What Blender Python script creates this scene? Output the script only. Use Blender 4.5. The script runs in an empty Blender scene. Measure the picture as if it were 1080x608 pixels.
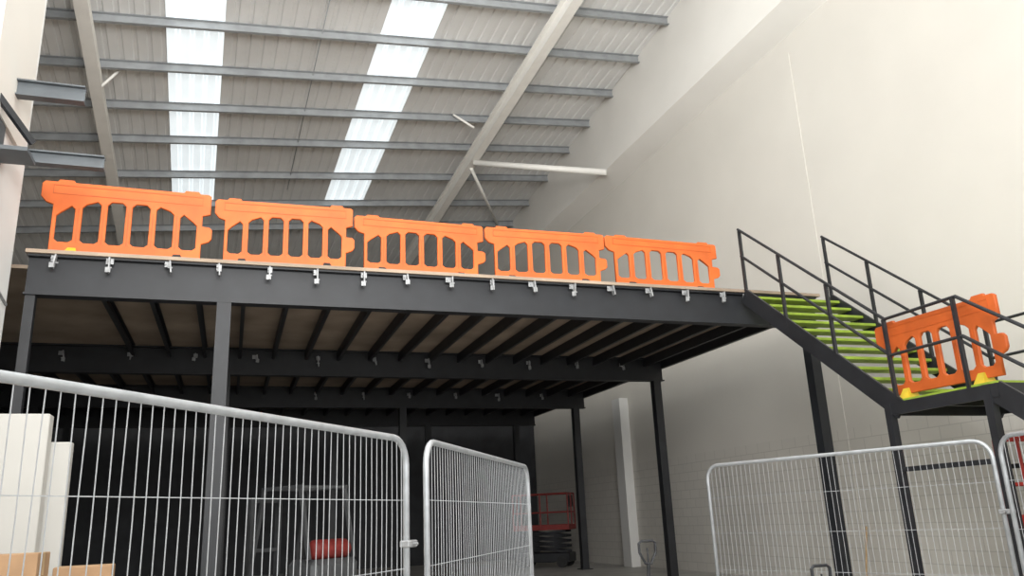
import bpy, math, random
from mathutils import Vector, Matrix
random.seed(4)
C = bpy.context.scene.collection
EYE = 1.45; F = 850.0
PS = math.radians(19.3); TH = math.radians(16.0); RO = math.radians(2.5)
fw = Vector((math.sin(PS)*math.cos(TH), math.cos(PS)*math.cos(TH), math.sin(TH)))
R0 = Vector((math.cos(PS), -math.sin(PS), 0)); U0 = R0.cross(fw)
RI = R0*math.cos(RO) - U0*math.sin(RO); UP = R0*math.sin(RO) + U0*math.cos(RO)
E = Vector((0, 0, EYE))
def ray(px, py): return (RI*(px-540) + UP*(304-py) + fw*F).normalized()
def on(px, py, ax, val):
    d = ray(px, py); return E + d*((val-E[ax])/d[ax])
# ---------------- materials
def mat(name, col, rough=.6, metal=0, var=.12, scale=6, bump=.0, col2=None, emit=0):
    m = bpy.data.materials.new(name); m.use_nodes = True; nt = m.node_tree; N = nt.nodes; L = nt.links
    b = N['Principled BSDF']; b.inputs['Roughness'].default_value = rough; b.inputs['Metallic'].default_value = metal
    tc = N.new('ShaderNodeTexCoord'); no = N.new('ShaderNodeTexNoise'); no.inputs['Scale'].default_value = scale
    no.inputs['Detail'].default_value = 6; L.new(tc.outputs['Object'], no.inputs['Vector'])
    r = N.new('ShaderNodeValToRGB'); r.color_ramp.elements[0].position = .3; r.color_ramp.elements[1].position = .7
    c2 = col2 or tuple(min(1, c*(1+var)) for c in col)
    c1 = tuple(c*(1-var) for c in col)
    r.color_ramp.elements[0].color = (*c1, 1); r.color_ramp.elements[1].color = (*c2, 1)
    L.new(no.outputs['Fac'], r.inputs['Fac']); L.new(r.outputs['Color'], b.inputs['Base Color'])
    if bump:
        bp = N.new('ShaderNodeBump'); bp.inputs['Strength'].default_value = bump; bp.inputs['Distance'].default_value = .01
        L.new(no.outputs['Fac'], bp.inputs['Height']); L.new(bp.outputs['Normal'], b.inputs['Normal'])
    if emit:
        L.new(r.outputs['Color'], b.inputs['Emission Color']); b.inputs['Emission Strength'].default_value = emit
    return m
def wall_mat(name, col, blockz):
    m = mat(name, col, .9, 0, .03, .5); nt = m.node_tree; N = nt.nodes; L = nt.links; b = N['Principled BSDF']
    g = N.new('ShaderNodeNewGeometry'); sp = N.new('ShaderNodeSeparateXYZ'); L.new(g.outputs['Position'], sp.inputs[0])
    cb = N.new('ShaderNodeCombineXYZ'); L.new(sp.outputs['Y'], cb.inputs['X']); L.new(sp.outputs['Z'], cb.inputs['Y'])
    br = N.new('ShaderNodeTexBrick'); br.inputs['Scale'].default_value = 1; br.inputs['Brick Width'].default_value = .44
    br.inputs['Row Height'].default_value = .22; br.inputs['Mortar Size'].default_value = .008
    br.inputs['Color1'].default_value = (1,1,1,1); br.inputs['Color2'].default_value = (.96,.96,.96,1); br.inputs['Mortar'].default_value = (.80,.80,.80,1)
    L.new(cb.outputs[0], br.inputs['Vector'])
    lt = N.new('ShaderNodeMath'); lt.operation = 'LESS_THAN'; lt.inputs[1].default_value = blockz; L.new(sp.outputs['Z'], lt.inputs[0])
    mx = N.new('ShaderNodeMix'); mx.data_type = 'RGBA'; mx.blend_type = 'MULTIPLY'
    src = b.inputs['Base Color'].links[0].from_socket
    L.new(lt.outputs[0], mx.inputs[0]); L.new(src, mx.inputs[6]); L.new(br.outputs['Color'], mx.inputs[7])
    L.new(mx.outputs[2], b.inputs['Base Color'])
    return m
M = dict(
 wall=wall_mat('cream wall paint', (.64,.615,.565), 2.85), band=mat('pale wall band', (.80,.785,.745), .85, 0, .03, .6), wallw=mat('white wall', (.70,.695,.675), .85, 0, .04, .6),
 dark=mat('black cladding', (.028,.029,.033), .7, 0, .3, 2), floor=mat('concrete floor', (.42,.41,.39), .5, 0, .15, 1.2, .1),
 sheet=mat('roof liner sheet', (.78,.78,.77), .55, 0, .05, .8), sky=mat('translucent rooflight', (.80,.87,.90), .4, 0, .05, 1.5, emit=.78),
 purlin=mat('galvanised purlin', (.32,.335,.345), .5, .1, .15, 3), cream=mat('cream painted steel', (.90,.885,.84), .5, 0, .03, 3),
 blk=mat('black painted steel', (.016,.017,.020), .5, .0, .25, 4), front=mat('charcoal painted steel', (.014,.0155,.019), .55, .0, .2, 4),
 ply=mat('chipboard deck', (.33,.255,.19), .8, 0, .3, 1.0, .1), zinc=mat('zinc plated steel', (.34,.345,.35), .5, .3, .3, 12),
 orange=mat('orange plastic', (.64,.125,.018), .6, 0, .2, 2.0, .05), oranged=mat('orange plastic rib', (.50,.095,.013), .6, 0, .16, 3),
 yel=mat('yellow plastic', (.60,.43,.03), .5, 0, .15, 8), rub=mat('black rubber', (.02,.02,.02), .8, 0, .3, 8),
 green=mat('green stair tread', (.25,.35,.035), .6, 0, .25, 5), galv=mat('galvanised tube', (.42,.44,.46), .4, .5, .15, 10),
 wire=mat('galvanised wire', (.50,.52,.54), .45, .3, .1, 20), block=mat('grey concrete block', (.3,.3,.29), .9, 0, .2, 10, .2),
 red=mat('red paint', (.40,.03,.02), .5, 0, .2, 5), dred=mat('dull red paint', (.20,.022,.018), .6, 0, .2, 5), card=mat('brown cardboard', (.36,.22,.12), .85, 0, .12, 5), tape=mat('packing tape', (.50,.36,.2), .4, 0, .1, 5),
 board=mat('cream board', (.47,.46,.43), .8, 0, .05, 1), wood=mat('pale wood', (.50,.34,.18), .6, 0, .2, 12), grey=mat('grey steel', (.10,.112,.122), .5, .2, .15, 4),
 dgrey=mat('dark grey steel', (.085,.088,.092), .5, .2, .2, 4),
)
# ---------------- mesh builder (world coordinates, rebased to the root at build)
class MB:
    def __init__(s): s.v = []; s.f = []
    def poly(s, vs, fs):
        o = len(s.v); s.v += [Vector(v) for v in vs]; s.f += [tuple(i+o for i in f) for f in fs]; return s
    def box(s, x0, x1, y0, y1, z0, z1, b=0.0, mt=None):
        if b > 0:
            p = [(x0+b,y0),(x1-b,y0),(x1,y0+b),(x1,y1-b),(x1-b,y1),(x0+b,y1),(x0,y1-b),(x0,y0+b)]
            q = [(x0+b,y0+b),(x1-b,y0+b),(x1-b,y0+b),(x1-b,y1-b),(x1-b,y1-b),(x0+b,y1-b),(x0+b,y1-b),(x0+b,y0+b)]
            vs = [(x,y,z0+b) for x,y in p] + [(x,y,z1-b) for x,y in p] + [(x,y,z1) for x,y in q] + [(x,y,z0) for x,y in q]
            fs = [(i,(i+1)%8,8+(i+1)%8,8+i) for i in range(8)] + [(8+i,8+(i+1)%8,16+(i+1)%8,16+i) for i in range(8)] + [(24+i,24+(i+1)%8,(i+1)%8,i) for i in range(8)]
            fs += [tuple(range(16,24)), tuple(range(31,23,-1))]
        else:
            vs = [(x,y,z) for z in (z0,z1) for x,y in ((x0,y0),(x1,y0),(x1,y1),(x0,y1))]
            fs = [(0,3,2,1),(4,5,6,7),(0,1,5,4),(1,2,6,5),(2,3,7,6),(3,0,4,7)]
        if mt: vs = [mt @ Vector(v) for v in vs]
        return s.poly(vs, fs)
    def prism(s, prof, p0, p1, up=(0,0,1)):
        p0 = Vector(p0); p1 = Vector(p1); d = (p1-p0).normalized(); si = d.cross(Vector(up)).normalized(); u = si.cross(d); n = len(prof)
        vs = [p0+si*a+u*b for a,b in prof] + [p1+si*a+u*b for a,b in prof]
        return s.poly(vs, [tuple(range(n-1,-1,-1)), tuple(range(n,2*n))] + [(i,(i+1)%n,n+(i+1)%n,n+i) for i in range(n)])
    def bar(s, p0, p1, w, h, up=(0,0,1)):
        return s.prism([(-w/2,-h/2),(w/2,-h/2),(w/2,h/2),(-w/2,h/2)], p0, p1, up)
    def tube(s, pts, r, seg=8, closed=False):
        pts = [Vector(p) for p in pts]; n = len(pts); rings = []; a = None
        for i, p in enumerate(pts):
            if closed: t = (pts[(i+1)%n]-pts[i-1]).normalized()
            else: t = (pts[min(i+1,n-1)]-pts[max(i-1,0)]).normalized()
            if a is None: a = t.orthogonal().normalized()
            a = (a - t*a.dot(t)).normalized(); b = t.cross(a)
            rings.append([p+(a*math.cos(2*math.pi*k/seg)+b*math.sin(2*math.pi*k/seg))*r for k in range(seg)])
        vs = [v for rr in rings for v in rr]; fs = []
        for i in range(n if closed else n-1):
            j = (i+1)%n
            fs += [(i*seg+k, i*seg+(k+1)%seg, j*seg+(k+1)%seg, j*seg+k) for k in range(seg)]
        if not closed: fs += [tuple(range(seg-1,-1,-1)), tuple(range((n-1)*seg, n*seg))]
        return s.poly(vs, fs)
    def build(s, name, m, parent=None, smooth=False):
        org = Vector((0,0,0)); q = parent
        while q is not None and q.parent is not None: q = q.parent
        if q is not None and not q.get('_local'): org = q.location
        me = bpy.data.meshes.new(name); me.from_pydata([tuple(v-org) for v in s.v], [], s.f); me.update()
        import bmesh
        bm = bmesh.new(); bm.from_mesh(me); bmesh.ops.recalc_face_normals(bm, faces=bm.faces); bm.to_mesh(me); bm.free()
        if smooth:
            for p in me.polygons: p.use_smooth = len(p.vertices) == 4
        o = bpy.data.objects.new(name, me); C.objects.link(o); me.materials.append(m)
        if parent is not None: o.parent = parent
        return o
def tag(o, label, cat, group=None):
    o['label'] = label; o['category'] = cat
    if group: o['group'] = group
    return o
def thing(name, loc, label, cat, group=None, rz=0, local=False):
    o = bpy.data.objects.new(name, None); C.objects.link(o); o.location = loc; o.rotation_euler = (0,0,rz); o.empty_display_size = .2
    if local: o['_local'] = 1
    return tag(o, label, cat, group)
def struct(name, mb, m, **k):
    o = mb.build(name, m, **k); o['kind'] = 'structure'; return o
def I(w, h, tf, tw):
    a, b, c = w/2, h/2, tw/2
    return [(-a,-b),(a,-b),(a,-b+tf),(c,-b+tf),(c,b-tf),(a,b-tf),(a,b),(-a,b),(-a,b-tf),(-c,b-tf),(-c,-b+tf),(-a,-b+tf)]
def Cs(w, h, t): return [(-w/2,-h/2),(w/2,-h/2),(w/2,-h/2+t),(-w/2+t,-h/2+t),(-w/2+t,h/2-t),(w/2,h/2-t),(w/2,h/2),(-w/2,h/2)]
def dup(root, loc, rz, label, group=None):
    r = root.copy(); C.objects.link(r); r.location = loc; r.rotation_euler = (0,0,rz); r['label'] = label
    if group: r['group'] = group
    for ch in list(root.children):
        c = ch.copy(); C.objects.link(c); c.parent = r
        for g in list(ch.children):
            d = g.copy(); C.objects.link(d); d.parent = c
    return r
# ---------------- camera
cam = bpy.data.objects.new('camera', bpy.data.cameras.new('camera')); C.objects.link(cam)
cam.matrix_world = Matrix(((RI.x,UP.x,-fw.x,0),(RI.y,UP.y,-fw.y,0),(RI.z,UP.z,-fw.z,EYE),(0,0,0,1)))
cam.data.sensor_fit = 'HORIZONTAL'; cam.data.sensor_width = 36; cam.data.lens = F/1080*36; cam.data.clip_end = 300
bpy.context.scene.camera = cam
# ---------------- roof frame
P = ray(2555,210); Rr = ray(205,640); Rr = (Rr - P*P.dot(Rr)).normalized(); NN = P.cross(Rr)
if NN.z < 0: NN = -NN
O = on(540,235,1,30.0)
def rp(u, v, off=0): return O + P*u + Rr*v - NN*off
def ruv(px, py, off=0):
    d = ray(px,py); o = O-NN*off; k = (o-E).dot(NN)/d.dot(NN); q = E+d*k-o; return q.dot(P), q.dot(Rr)
def roofz(x, y): return O.z - (NN.x*(x-O.x)+NN.y*(y-O.y))/NN.z
ul0 = (ruv(174,0)[0]+ruv(181,185)[0])/2; ul1 = (ruv(236,0)[0]+ruv(229,185)[0])/2
ur0 = (ruv(412,0)[0]+ruv(347,200)[0])/2; ur1 = (ruv(474,0)[0]+ruv(388,200)[0])/2
V0, V1, UL = -33.0, 14.3, -20.5
VS = ruv(350,217)[1]
def corr(ua, ub, v0=V0, v1=V1):
    mb = MB(); pts = []; u = ua; pitch = .32; h = .035
    while u < ub:
        for du, dh in ((0,0),(.19,0),(.215,h),(.295,h)):
            if u+du < ub: pts.append((u+du, dh))
        u += pitch
    pts.append((ub, 0)); vs = []
    for uu, hh in pts: vs += [rp(uu,v0,-hh), rp(uu,v1,-hh)]
    return mb.poly(vs, [(2*i,2*i+2,2*i+3,2*i+1) for i in range(len(pts)-1)])
mb = MB()
for a, b, c in ((UL,ul0,V0),(ul1,ur0,V0),(ur1,.6,V0),(ul0,ul1,VS),(ur0,ur1,VS)):
    q = corr(a,b,c); mb.poly(q.v, q.f)
struct('ceiling', mb, M['sheet'])
struct('window_1', corr(ul0,ul1,V0,VS), M['sky']); struct('window_2', corr(ur0,ur1,V0,VS), M['sky'])
# purlins
ends = [(735,-14),(705,22),(668,62),(637,98),(612,130),(588,158),(565,188),(548,214),(533,236)]
order = ['topmost grey roof purlin, cut by the upper edge of the photo','second grey roof purlin from the top','third grey roof purlin from the top','fourth grey roof purlin from the top','fifth grey roof purlin counted from the top','sixth grey roof purlin, just above the white tie tube','seventh grey roof purlin, close above the orange barriers','grey roof purlin partly hidden by the tops of the orange barriers','lowest grey roof purlin, seen through the openings of the orange barriers']
for (px,py), lb in zip(ends, order):
    v = ruv(px,py,.12)[1]
    o = MB().prism(Cs(.085,.24,.012), rp(UL,v,.125), rp(-.02,v,.125), NN).build('roof_purlin', M['purlin'])
    tag(o, lb, 'roof beam', 'grey purlins under the roof')
# rafters
def rafter(pa, pb, lb):
    u = (ruv(*pa,.45)[0]+ruv(*pb,.45)[0])/2
    o = MB().prism(I(.28,.42,.03,.04), rp(u,V0,.47), rp(u,13,.47), NN).build('roof_rafter', M['cream'])
    tag(o, lb, 'roof beam', 'cream rafters'); return u
uL = rafter((88,0),(117,187), 'cream steel rafter at the left side beside the left skylight')
uR = rafter((599,0),(463,225), 'cream steel rafter right of the right skylight')
def strut(name, a, b, r, lb, m='cream'):
    o = MB().tube([a,b], r, 10).build(name, M[m], smooth=True); return tag(o, lb, 'tie bar')
def onroof(px, py, off):
    u, v = ruv(px,py,off); return rp(u,v,off)
A = onroof(500,172,.75); B = on(640,182,0,10.62)
strut('tie_tube', A, B, .10, 'white round tube running from the right rafter to the wall')
strut('roof_brace', onroof(497,178,.7), onroof(527,242,.15), .055, 'thin white diagonal brace below the white tie tube')
strut('roof_brace', onroof(500,135,.6), onroof(478,121,.1), .035, 'short white strut on the left of the right rafter')
strut('roof_brace', onroof(106,92,.6), onroof(126,74,.1), .035, 'short pale strut beside the left rafter')
strut('sag_rod', onroof(350,-10,.08), onroof(303,200,.08), .014, 'thin grey rod crossing the purlins between the skylights', 'purlin')
# ---------------- walls
def wallbox(name, x0, x1, y0, y1, z0, m, dz=.05, ztop=None):
    mb = MB(); zt = [roofz(x,y)+dz if ztop is None else ztop for x,y in ((x0,y0),(x1,y0),(x1,y1),(x0,y1))]
    b = [(x0,y0,z0),(x1,y0,z0),(x1,y1,z0),(x0,y1,z0)]; t = [(p[0],p[1],z) for p,z in zip(b,zt)]
    mb.poly(b+t, [(0,3,2,1),(4,5,6,7),(0,1,5,4),(1,2,6,5),(2,3,7,6),(3,0,4,7)]); return struct(name, mb, m)
YW = 43.0
wallbox('wall_right', 11.2, 11.5, -4, YW, 0, M['wall'])
mb = MB(); vs = []
for y in (-4, YW): vs += [(10.62,y,11.85),(11.22,y,11.50),(11.22,y,roofz(11.2,y)+.05),(10.62,y,roofz(10.62,y)+.05)]
mb.poly(vs, [(0,1,2,3),(7,6,5,4),(0,4,5,1),(1,5,6,2),(2,6,7,3),(3,7,4,0)]); struct('trim_1', mb, M['band'])
struct('trim_2', MB().box(11.13,11.2,-4,YW,0,11.08), M['wall'])
for k, (pa, w) in enumerate((((830,100),.42),((663,500),.5))):
    y = on(pa[0],pa[1],0,11.1)[1]
    struct('trim_%d'%(k+3), MB().box(11.118 if k==0 else 10.85,11.15,y-w/2,y+w/2,0,11.05 if k==0 else 4.8), M['wall' if k==0 else 'wallw'])
wallbox('wall_back', -8.6, 11.2, YW, YW+.3, 0, M['wallw'])
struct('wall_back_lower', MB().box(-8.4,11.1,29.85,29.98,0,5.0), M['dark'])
wallbox('wall_left', -3.1, -2.85, -4, 11.5, 0, M['wallw'])
struct('wall_left_rear', MB().box(-8.7,-8.4,11.2,YW,0,11.5), M['wallw'])
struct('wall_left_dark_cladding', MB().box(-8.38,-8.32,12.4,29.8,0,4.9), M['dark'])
struct('wall_left_return', MB().box(-8.5,-3.0,11.2,11.45,0,12), M['wallw'])
struct('floor', MB().box(-14,16,-14,YW+1,-.2,0), M['floor'])
struct('trim_6', MB().box(-2.85,-2.80,9.6,11.22,6.3,12.0), M['wall'])
struct('trim_7', MB().tube([(-2.84,10.2,4.55),(-2.84,11.45,4.35)],.02,6), M['zinc'])
# ---------------- mezzanine
DZ = 5.15; YF = 11.53; XR = 9.95; XM = -8.2
mz = thing('mezzanine_platform', (3,18,0), 'large raised platform of black steel with timber deck carrying the orange barriers', 'mezzanine')
d = MB().box(-2.72,XR,YF,12.3,DZ-.05,DZ); d.box(XM,XR,12.3,28.0,DZ-.05,DZ); d.build('deck', M['ply'], mz)
beams = [(11.68,-2.70,XR-.05),(17.4,XM,XR-.05),(22.2,XM,XR-.05),(26.5,XM,XR-.05)]
xs0 = [on(px,275,1,11.6)[0] for px in (62,118,178,231,284,333,382,429,475,518,560,602,641,681,718,755,782)]
bobs = []
for i,(y,a,b) in enumerate(beams):
    o = MB().prism(I(.2,.56,.03,.02), (a,y,DZ-.05-.28), (b,y,DZ-.05-.28)).build('main_beam', M['front'] if i==0 else M['blk'], mz); bobs.append(o)
def cleat(x, y, z, parent):
    m = MB(); s = random.uniform(-.03,.03); w = random.uniform(.045,.08); h = random.uniform(.15,.23); x += random.uniform(-.03,.03); k = random.uniform(-.03,.03)
    m.bar((x,y-.05,z),(x+k,y-.05,z-h),.018,.09,(0,1,0))
    m.box(x-w+s,x+w*.3+s,y-.02,y-.01,z-.08,z+.0)
    m.tube([(x-.04+s,y-.04,z-.04),(x-.04+s,y-.0,z-.04)], .013, 6); m.tube([(x-.025,y-.06,z-h+.07),(x+.035,y-.06,z-h+.07)], .011, 6)
    if random.random() < .7: m.box(x-.045+k,x+.02+k,y-.08,y-.07,z-h,z-h+.07)
    m.build('joist_cleat', M['zinc'], parent)
for x in xs0: cleat(x, 11.58, DZ-.07, bobs[0])
for k in range(13): cleat(-5.6+k*1.2, 17.3, DZ-.2, bobs[1])
for k in range(6): cleat(2.0+k*1.3, 22.1, DZ-.2, bobs[2])
xs = []
x = -8.0
while x < XR-.1: xs.append(x); x += .67
for y0,y1 in ((11.69,17.39),(17.41,22.19),(22.21,26.49)):
    for x in xs:
        if y0 < 12 and x < -2.6: continue
        MB().prism(Cs(.065,.2,.006), (x,y0,DZ-.16), (x,y1,DZ-.16)).build('joist', M['blk'], mz)
MB().prism(Cs(.08,.24,.01), (XR-.03,11.7,DZ-.17), (XR-.03,27.9,DZ-.17)).build('edge_beam', M['blk'], mz)
for x,y in ((-2.62,11.68),(-.22,11.68),(9.7,11.68),(-7.9,17.4),(-.22,17.4),(9.7,17.4),(-4.6,22.2),(-.22,22.2),(4.4,22.2),(9.6,22.2),(-4.6,26.5),(-.22,26.5),(3.0,26.5),(6.1,26.5),(9.2,26.5)):
    h = .06 if x == -2.62 else .095
    c = MB().prism([(-h,-h),(h,-h),(h,h),(-h,h)], (x,y,.0), (x,y,DZ-.61), (0,1,0)).build('column', M['front'] if (y<12 and x>-1) else M['blk'], mz)
    MB().box(x-.17,x+.17,y-.17,y+.17,0,.02).build('base_plate', M['blk'], c)
# ---------------- staircase
XL, XRr = 8.33, 10.14; LZ = 2.76; YA = 11.5; YB = 8.5; YC = 6.95
st = thing('staircase', (9.2,8,0), 'black steel staircase with green treads descending from the platform along the wall', 'staircase')
YD = YC - LZ/((DZ-LZ)/(YA-YB)); 
for x in (XL, XRr):
    MB().bar((x,YA+.02,DZ-.12),(x,YB-.05,LZ-.14),.04,.26).build('stringer', M['blk'], st)
    MB().bar((x,YC+.05,LZ-.12),(x,YD+.1,.08),.04,.26).build('stringer', M['blk'], st)
n = 12
for k in range(1,n):
    y = YA-(YA-YB)*k/n; z = DZ-(DZ-LZ)*k/n
    MB().box(XL+.02,XRr-.02,y-.0,y+.26,z-.045,z,.006).build('tread', M['green'], st)
for k in range(1,14):
    y = YC-(YC-YD)*k/14; z = LZ-LZ*k/14
    MB().box(XL+.02,XRr-.02,y,y+.26,z-.045,z,.006).build('tread', M['green'], st)
lp = MB().box(XL+.0,XRr,YC,YB+.2,LZ-.03,LZ).build('landing_plate', M['green'], st)
m_ = MB()
for x in (XL,XRr): m_.bar((x,YC,LZ-.11),(x,YB+.2,LZ-.11),.06,.16)
for y in (YC,(YC+YB)/2,YB+.15): m_.bar((XL,y,LZ-.11),(XRr,y,LZ-.11),.06,.16)
m_.build('landing_frame', M['blk'], st)
for x in (XL,XRr):
    for y in (YC+.15,YB+.15): MB().bar((x,y,0),(x,y,LZ-.03),.1,.1,(0,1,0)).build('landing_post', M['blk'], st)
    MB().bar((x,YC+.15,1.86),(x,YB+.15,1.86),.05,.06).build('tie_rail', M['blk'], st)
sl = (DZ-LZ)/(YA-YB)
def stz(y): return DZ-(YA-y)*sl if y > YB else (LZ if y > YC else LZ-(YC-y)*sl)
for x in (XL,XRr):
    for y in (11.45,10.5,9.5,8.5,7.35,6.3,5.2,4.0):
        MB().bar((x,y,stz(y)-.12),(x,y,stz(y)+1.10),.045,.045,(0,1,0)).build('handrail_post', M['blk'], st)
    for h,nm in ((1.10,'handrail'),(.60,'mid_rail')):
        MB().tube([(x,YA-.02,DZ+h),(x,YB-.02,LZ+h),(x,YC+.35,LZ+h),(x,YD+.6,stz(YD+.6)+h)], .024, 8).build(nm, M['blk'], st)
# ---------------- barriers
def cutmesh(outline, holes, thick, bev):
    cu = bpy.data.curves.new('c','CURVE'); cu.dimensions = '2D'; cu.fill_mode = 'BOTH'; cu.extrude = thick/2-bev; cu.bevel_depth = bev; cu.bevel_resolution = 1
    for pl in [outline]+holes:
        s = cu.splines.new('POLY'); s.points.add(len(pl)-1); s.use_cyclic_u = True
        for p,(a,b) in zip(s.points,pl): p.co = (a,b,0,1)
    ob = bpy.data.objects.new('c', cu); C.objects.link(ob); dg = bpy.context.evaluated_depsgraph_get()
    me = bpy.data.meshes.new_from_object(ob.evaluated_get(dg)); me.transform(Matrix.Rotation(math.pi/2,4,'X')); bpy.data.objects.remove(ob)
    me.materials.clear(); return me
out = [(-.88,.08),(.90,.08),(.90,.30),(1.0,.34),(1.03,.38),(1.03,.50),(1.0,.53),(.90,.54),(.90,.70),(1.0,.73),(1.0,.98),(.97,1.0),(.86,1.0),(.84,1.03),(.68,1.03),(.66,1.0),(-.66,1.0),(-.68,1.03),(-.84,1.03),(-.86,1.0),(-1.0,1.0),(-1.03,.97),(-1.03,.80),(-.97,.73),(-.88,.70)]
holes = []
for cx, tl, tr, w in ((-.735,.60,.70,.225),(-.44,.73,.78,.232),(-.147,.79,.79,.232),(.147,.79,.79,.232),(.44,.78,.73,.232),(.735,.70,.60,.225)):
    h = w/2; c = .05
    holes.append([(cx-h,.23),(cx-h+c,.19),(cx+h-c,.19),(cx+h,.23),(cx+h,tr-c),(cx+h-c,tr),(cx-h+c,tl),(cx-h,tl-c)])
bme = cutmesh(out, holes, .055, .008); bme.name = 'barrier_panel'; bme.materials.append(M['orange'])
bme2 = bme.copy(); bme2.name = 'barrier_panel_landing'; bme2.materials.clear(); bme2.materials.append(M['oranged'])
def barrier(label, feet, group=None, small=False):
    t = thing('safety_barrier', (0,0,0), label, 'barrier', group, local=True)
    b = bpy.data.objects.new('barrier_panel', bme2 if small else bme); C.objects.link(b); b.parent = t
    m = MB()
    for s in (-1,1):
        for z in (.845,.96): m.box(-.9,.9,s*.0275-.005,s*.0275+.005,z-.006,z+.006)
        for x in (-.9,.9): m.box(x-.006,x+.006,s*.0275-.005,s*.0275+.005,.839,.966)
        for cx in (-.588,-.293,0,.293,.588): m.box(cx-.007,cx+.007,s*.0275-.005,s*.0275+.005,.2,.66)
    m.build('moulded_rib', M['oranged'], t)
    dp, ht = (.13,.14) if small else (.2,.12)
    for x,ft in zip((-.62,.62),feet):
        f = MB(); f.poly([(x-.08,-dp,0),(x+.08,-dp,0),(x+.08,dp,0),(x-.08,dp,0),(x-.045,-.05,ht),(x+.045,-.05,ht),(x+.045,.05,ht),(x-.045,.05,ht)],
            [(0,3,2,1),(4,5,6,7),(0,1,5,4),(1,2,6,5),(2,3,7,6),(3,0,4,7)])
        f.build('foot', M[ft], t)
    return t
bl = ['orange plastic barrier at the left end of the deck, beside the white wall','second orange plastic barrier from the left on the deck','middle one of the five orange plastic barriers on the deck','fourth orange plastic barrier from the left on the deck','orange plastic barrier at the right end of the deck, next to the stair handrail']
spans = [(-2.68,-.46),(-.42,1.60),(1.61,3.72),(3.73,5.86),(5.87,8.12)]
hs = [1.09,1.03,.93,.92,.92]
b0 = barrier(bl[0], ('yel','rub'), 'orange barriers on the deck'); b1 = barrier(bl[1], ('rub','rub'), 'orange barriers on the deck')
for i,((a,b),lb) in enumerate(zip(spans,bl)):
    y0, y1 = (11.88,11.83) if i%2 else (11.84,11.90)
    loc = ((a+b)/2,(y0+y1)/2,DZ); rz = math.atan2(y1-y0,b-a)
    o = b0 if i==0 else (b1 if i==1 else dup(b1,loc,rz,lb))
    o.location = loc; o.rotation_euler.z = rz; s = (b-a)/2.06; o.scale = (s,1,hs[i])
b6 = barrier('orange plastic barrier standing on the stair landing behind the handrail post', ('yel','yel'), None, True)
b6.location = (8.52,7.87,LZ); b6.rotation_euler.z = -math.pi/2+.03; b6.scale = (.93,1,1.05)
# ---------------- fence panels
def fence(a, b, lb, ext=0, clampend=True, feet=(0,1)):
    a = Vector((a.x,a.y,0)); b = Vector((b.x,b.y,0)); d = (b-a).normalized(); a = a-d*ext; L = (b-a).length
    t = thing('mesh_fence', a, lb, 'fence', 'wire mesh fences', math.atan2(d.y,d.x), True)
    r = .17; H = 2.0; z0 = .1; pts = [(0,0,.04)]
    for k in range(7): an = math.pi-k*math.pi/12; pts.append((r+r*math.cos(an),0,H-r+r*math.sin(an)))
    for k in range(7): an = math.pi/2-k*math.pi/12; pts.append((L-r+r*math.cos(an),0,H-r+r*math.sin(an)))
    pts.append((L,0,.04))
    MB().tube(pts,.022,10).tube([(0,0,.2),(L,0,.2)],.018,8).build('tube_frame', M['galv'], t, smooth=True)
    m = MB(); n = int(L/.064)
    for k in range(1,n):
        x = L*k/n; zt = H-.015
        for e in (x, L-x):
            if e < r: zt = H-r+math.sqrt(max(0,r*r-(r-e)**2))
        j = random.uniform(-.004,.004); q = random.uniform(-.007,.007)
        m.tube([(x,0,.2),(x+j+q,.004,1.0),(x+q,.0,1.5),(x,0,zt)],.0024,4)
    for z in (1.60,1.17,.74,.35): m.tube([(0,.005,z),(L,.005,z)],.0030,4)
    m.build('wire_mesh', M['wire'], t)
    for fx in feet: MB().box(L*fx-.11,L*fx+.11,-.35,.35,0,.13,.02).build('foot_block', M['block'], t)
    if clampend:
        c = MB().box(L-.035,L+.10,-.035,.035,1.30,1.345,.008); c.tube([(L+.03,-.07,1.322),(L+.03,.06,1.322)],.009,6); c.build('coupler', M['zinc'], t)
    return t
ZT = 2.0
p1a, p1b = on(0,397,2,ZT), on(428,464,2,ZT); p2a, p2b = on(449,465,2,ZT), on(556,493,2,ZT)
p3a, p3b = on(745,492,2,ZT), on(1043,464,2,ZT); p4a, p4b = on(1052,461,2,ZT), on(1230,436,2,ZT)
fence(p1a,p1b,'nearest galvanised wire mesh fence panel, long one at the left', .4)
fence(p2a,p2b,'narrow-looking galvanised mesh fence panel turned away, in the middle', 0, False, (1,))
fence(p3a,p3b,'galvanised mesh fence panel standing in front of the stair posts')
fence(p4a,p4b,'galvanised mesh fence panel at the right edge, only its rounded corner in view',0,False, (1,))
# ---------------- steel at left
o = MB().prism(I(.14,.22,.02,.02),(-2.85,10.5,6.92),(-2.03,10.5,6.92)).build('steel_bracket_beam', M['grey']); tag(o,'upper grey steel beam stub sticking out of the left wall','steel beam','steel stubs on the left wall')
o = MB().prism(I(.13,.17,.02,.02),(-2.85,10.45,5.98),(-1.72,10.45,5.98)).build('steel_bracket_beam', M['grey']); tag(o,'lower grey steel beam stub on the left wall above the first barrier','steel beam','steel stubs on the left wall')
t = thing('wall_bracket',(-2.8,10.3,6),'dark steel bracket with diagonal arm between the two beam stubs','bracket')
MB().bar((-2.83,9.9,6.5),(-2.5,10.3,6.10),.05,.08).build('diagonal_arm',M['blk'],t); MB().box(-2.84,-2.45,9.9,10.33,5.82,5.87).build('shelf_plate',M['grey'],t); MB().box(-2.85,-2.82,9.85,10.35,5.8,6.7).build('back_plate',M['grey'],t)
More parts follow.
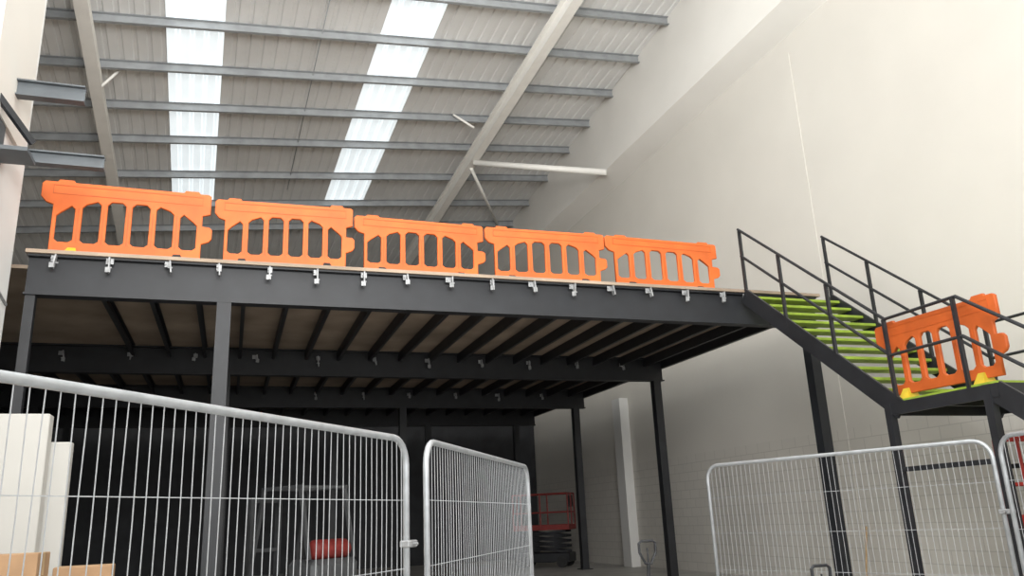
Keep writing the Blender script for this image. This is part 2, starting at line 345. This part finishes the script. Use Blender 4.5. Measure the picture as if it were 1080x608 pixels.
# ---------------- objects at ground
o = MB().box(-2.8,-1.78,9.3,9.5,0,2.68,.01).build('wall_board',M['board']); tag(o,'tall cream board standing upright at the left behind the fence','board')
o = MB().box(-2.3,-1.60,9.56,9.7,0,2.42,.01).build('wall_board',M['board']); tag(o,'slightly shorter cream board behind the tall cream board','board')
def carton(x,y,z,w,dp,h,lb,rz=0):
    t = thing('cardboard_box',(x,y,z),lb,'box','cardboard boxes at the left',rz,True)
    MB().box(-w/2,w/2,-dp/2,dp/2,0,h,.006).build('carton',M['card'],t)
    MB().box(-w/2-.002,w/2+.002,-.03,.03,h*.75,h+.001).build('tape',M['tape'],t)
q = on(18,584,1,8.2)
carton(q.x-.15,8.0,0,.75,.5,.615,'cardboard box at the bottom of the left stack')
carton(q.x-.13,8.0,.62,.75,.5,q.z-.62,'cardboard box topping the left stack, in the lower left corner')
q = on(90,597,1,8.8)
carton(q.x,8.8,0,.5,.45,.595,'cardboard box at the bottom of the second stack',.1)
carton(q.x,8.8,.6,.48,.42,q.z-.6,'cardboard box on the second stack, right of the corner box',.05)
# forklift
fk = thing('forklift',(1.15,15,0),'black forklift under the platform with a red gas cylinder on its back','forklift',None,math.radians(35),True)
MB().box(-.5,.5,-1.0,-.3,.25,.95,.08).build('counterweight',M['dgrey'],fk)
MB().box(-.45,.45,-.3,.8,.25,.6,.03).build('chassis',M['dgrey'],fk)
g = MB()
for x in (-.48,.48):
    g.bar((x,-.85,.95),(x,-.6,2.12),.06,.06,(1,0,0)); g.bar((x,.7,.6),(x,.35,2.12),.06,.06,(1,0,0)); g.bar((x,-.65,2.12),(x,.4,2.12),.06,.06)
for k in range(6): y = -.62+k*.2; g.bar((-.48,y,2.12),(.48,y,2.12),.03,.04)
g.build('overhead_guard',M['dgrey'],fk)
MB().box(-.25,.25,-.35,.1,.6,.75,.03).box(-.25,.25,-.42,-.3,.75,1.25,.03).build('driver_seat',M['rub'],fk)
m = MB()
rs = [(-.42,.05),(-.40,.12),(-.34,.16),(.30,.16),(.37,.12),(.40,.05)]
vs = []; fs = []
for x,r in rs: vs += [(x,-.8+r*math.cos(a*math.pi/8),1.10+r*math.sin(a*math.pi/8)) for a in range(16)]
for i in range(5): fs += [(i*16+j,i*16+(j+1)%16,(i+1)*16+(j+1)%16,(i+1)*16+j) for j in range(16)]
fs += [tuple(range(15,-1,-1)),tuple(range(80,96))]; m.poly(vs,fs)
m.build('gas_cylinder',M['dred'],fk,smooth=True)
for x in (-.42,.42):
    for y,r in ((-.65,.24),(.55,.3)): MB().tube([(x-.09,y,r),(x+.09,y,r)],r,20).build('wheel',M['rub'],fk)
g = MB()
for x in (-.3,.3): g.bar((x,.95,.1),(x,.95,2.0),.07,.1,(0,1,0))
for z in (.3,1.1,1.95): g.bar((-.3,.95,z),(.3,.95,z),.06,.06)
g.build('mast',M['dgrey'],fk)
for x in (-.22,.22): MB().box(x-.05,x+.05,1.02,2.0,.08,.13).box(x-.05,x+.05,1.0,1.05,.08,.55).build('fork',M['blk'],fk)
# scissor lift
def scissor(lb, loc, rz, mr='red'):
    t = thing('scissor_lift',loc,lb,'scissor lift','red scissor lifts',rz,True)
    MB().box(-.38,.38,-.85,.85,.15,.42,.02).build('base',M['blk'],t)
    for x in (-.36,.36):
        for y in (-.62,.62): MB().tube([(x-.06,y,.17),(x+.06,y,.17)],.17,16).build('wheel',M['rub'],t)
    g = MB()
    for x in (-.3,.3):
        for k in range(4):
            z0 = .45+k*.15; g.bar((x,-.75,z0),(x,.75,z0+.15),.04,.07); g.bar((x,.75,z0),(x,-.75,z0+.15),.04,.07)
    g.build('scissor_arms',M['blk'],t)
    MB().box(-.4,.4,-.9,.9,1.08,1.24,.01).build('platform',M[mr],t)
    g = MB()
    for z in (1.6,2.15): g.tube([(-.38,-.88,z),(.38,-.88,z),(.38,.88,z),(-.38,.88,z)],.024,8,True)
    for x,y in ((-.38,-.88),(.38,-.88),(.38,.88),(-.38,.88),(-.38,0),(.38,0),(0,-.88),(0,.88)): g.tube([(x,y,1.15),(x,y,2.15)],.024,8)
    g.build('guard_rail',M[mr],t)
    MB().box(.1,.34,-.86,-.72,1.75,2.1,.01).build('control_box',M['blk'],t)
dd = ray(573,530); k = 24.3/dd.y
scissor('red scissor lift parked at the back beneath the platform', (dd.x*k,24.3,0), .9, 'dred')
scissor('red scissor lift at the right edge beneath the stair landing', (9.42,6.9,0), 0)
# pallet trucks
def pallet_truck(lb, loc, rz, top):
    t = thing('pallet_truck',loc,lb,'pallet truck','pallet trucks',rz,True)
    for x in (-.18,.18): MB().box(x-.08,x+.08,.1,1.2,.05,.1,.01).build('fork',M['dred'],t)
    MB().box(-.2,.2,-.05,.12,.1,.35,.02).build('pump_body',M['dred'],t)
    for x in (-.06,.06): MB().tube([(x-.03,-.12,.09),(x+.03,-.12,.09)],.09,14).build('steer_wheel',M['rub'],t)
    pts = [(-.03,-.2,top-.2),(-.085,-.2,top-.10),(-.085,-.2,top-.02),(-.06,-.2,top),(.06,-.2,top),(.085,-.2,top-.02),(.085,-.2,top-.10),(.03,-.2,top-.2)]
    MB().tube(pts,.013,8,True).tube([(0,-.08,.2),(0,-.2,top-.2)],.018,8).tube([(-.0,-.2,top-.2),(-.0,-.2,top-.06)],.008,6).build('handle',M['blk'],t)
q = on(682,571,2,1.2); pallet_truck('pallet truck with raised black loop handle in front of the white pilaster', (q.x,q.y+.2,0), 0, 1.2)
q = on(865,597,2,1.0); pallet_truck('pallet truck whose lower loop handle just shows before the right fence panel', (q.x,q.y+.2,0), 0, 1.0)
# broom
a = on(910,556,0,11.0); 
br = thing('broom',(11,a.y,0),'wooden broom leaning on the wall behind the right fence panel','broom')
MB().tube([(11.08,a.y,a.z),(10.75,a.y-.15,.08)],.016,8).build('broom_handle',M['wood'],br); MB().box(10.6,10.85,a.y-.4,a.y+.1,.06,.11,.01).build('broom_head',M['wood'],br); MB().box(10.62,10.83,a.y-.39,a.y+.09,.0,.06).build('bristles',M['rub'],br)
# ---------------- light
w = bpy.data.worlds.new('world'); bpy.context.scene.world = w; w.use_nodes = True
w.node_tree.nodes['Background'].inputs[0].default_value = (.97,.985,1,1); w.node_tree.nodes['Background'].inputs[1].default_value = .75
def area(name, loc, rot, sx, sy, e, col=(1,.99,.97)):
    l = bpy.data.lights.new(name,'AREA'); l.shape='RECTANGLE'; l.size=sx; l.size_y=sy; l.energy=e; l.color=col
    o = bpy.data.objects.new(name,l); C.objects.link(o); o.location=loc; o.rotation_euler=rot; return o
area('overhead_fill', (1,4,12.0), (0,0,0), 6, 7, 330)  # added fill lamp out of view overhead, brightens deck and walls
area('high_forward_fill', (1.5,8.5,12.0), (math.radians(94),0,0), 9, 1.6, 420)  # added unseen lamp facing forward, lifts the pale band and far walls
area('camera_side_fill', (2.5,-7,4.5), (math.radians(112),0,0), 12, 8, 900)  # added fill lamp behind the camera, brightens the hall from the front
area('ceiling_fill', (.8,-1,6.5), (math.radians(128),0,math.radians(-4)), 6, 4, 2000)  # added unseen lamp aimed upward to brighten the roof sheets
for s in bpy.data.objects:
    if '_local' in s.keys(): del s['_local']
try: bpy.context.scene.view_settings.view_transform = 'Standard'
except Exception as ex: print(ex)
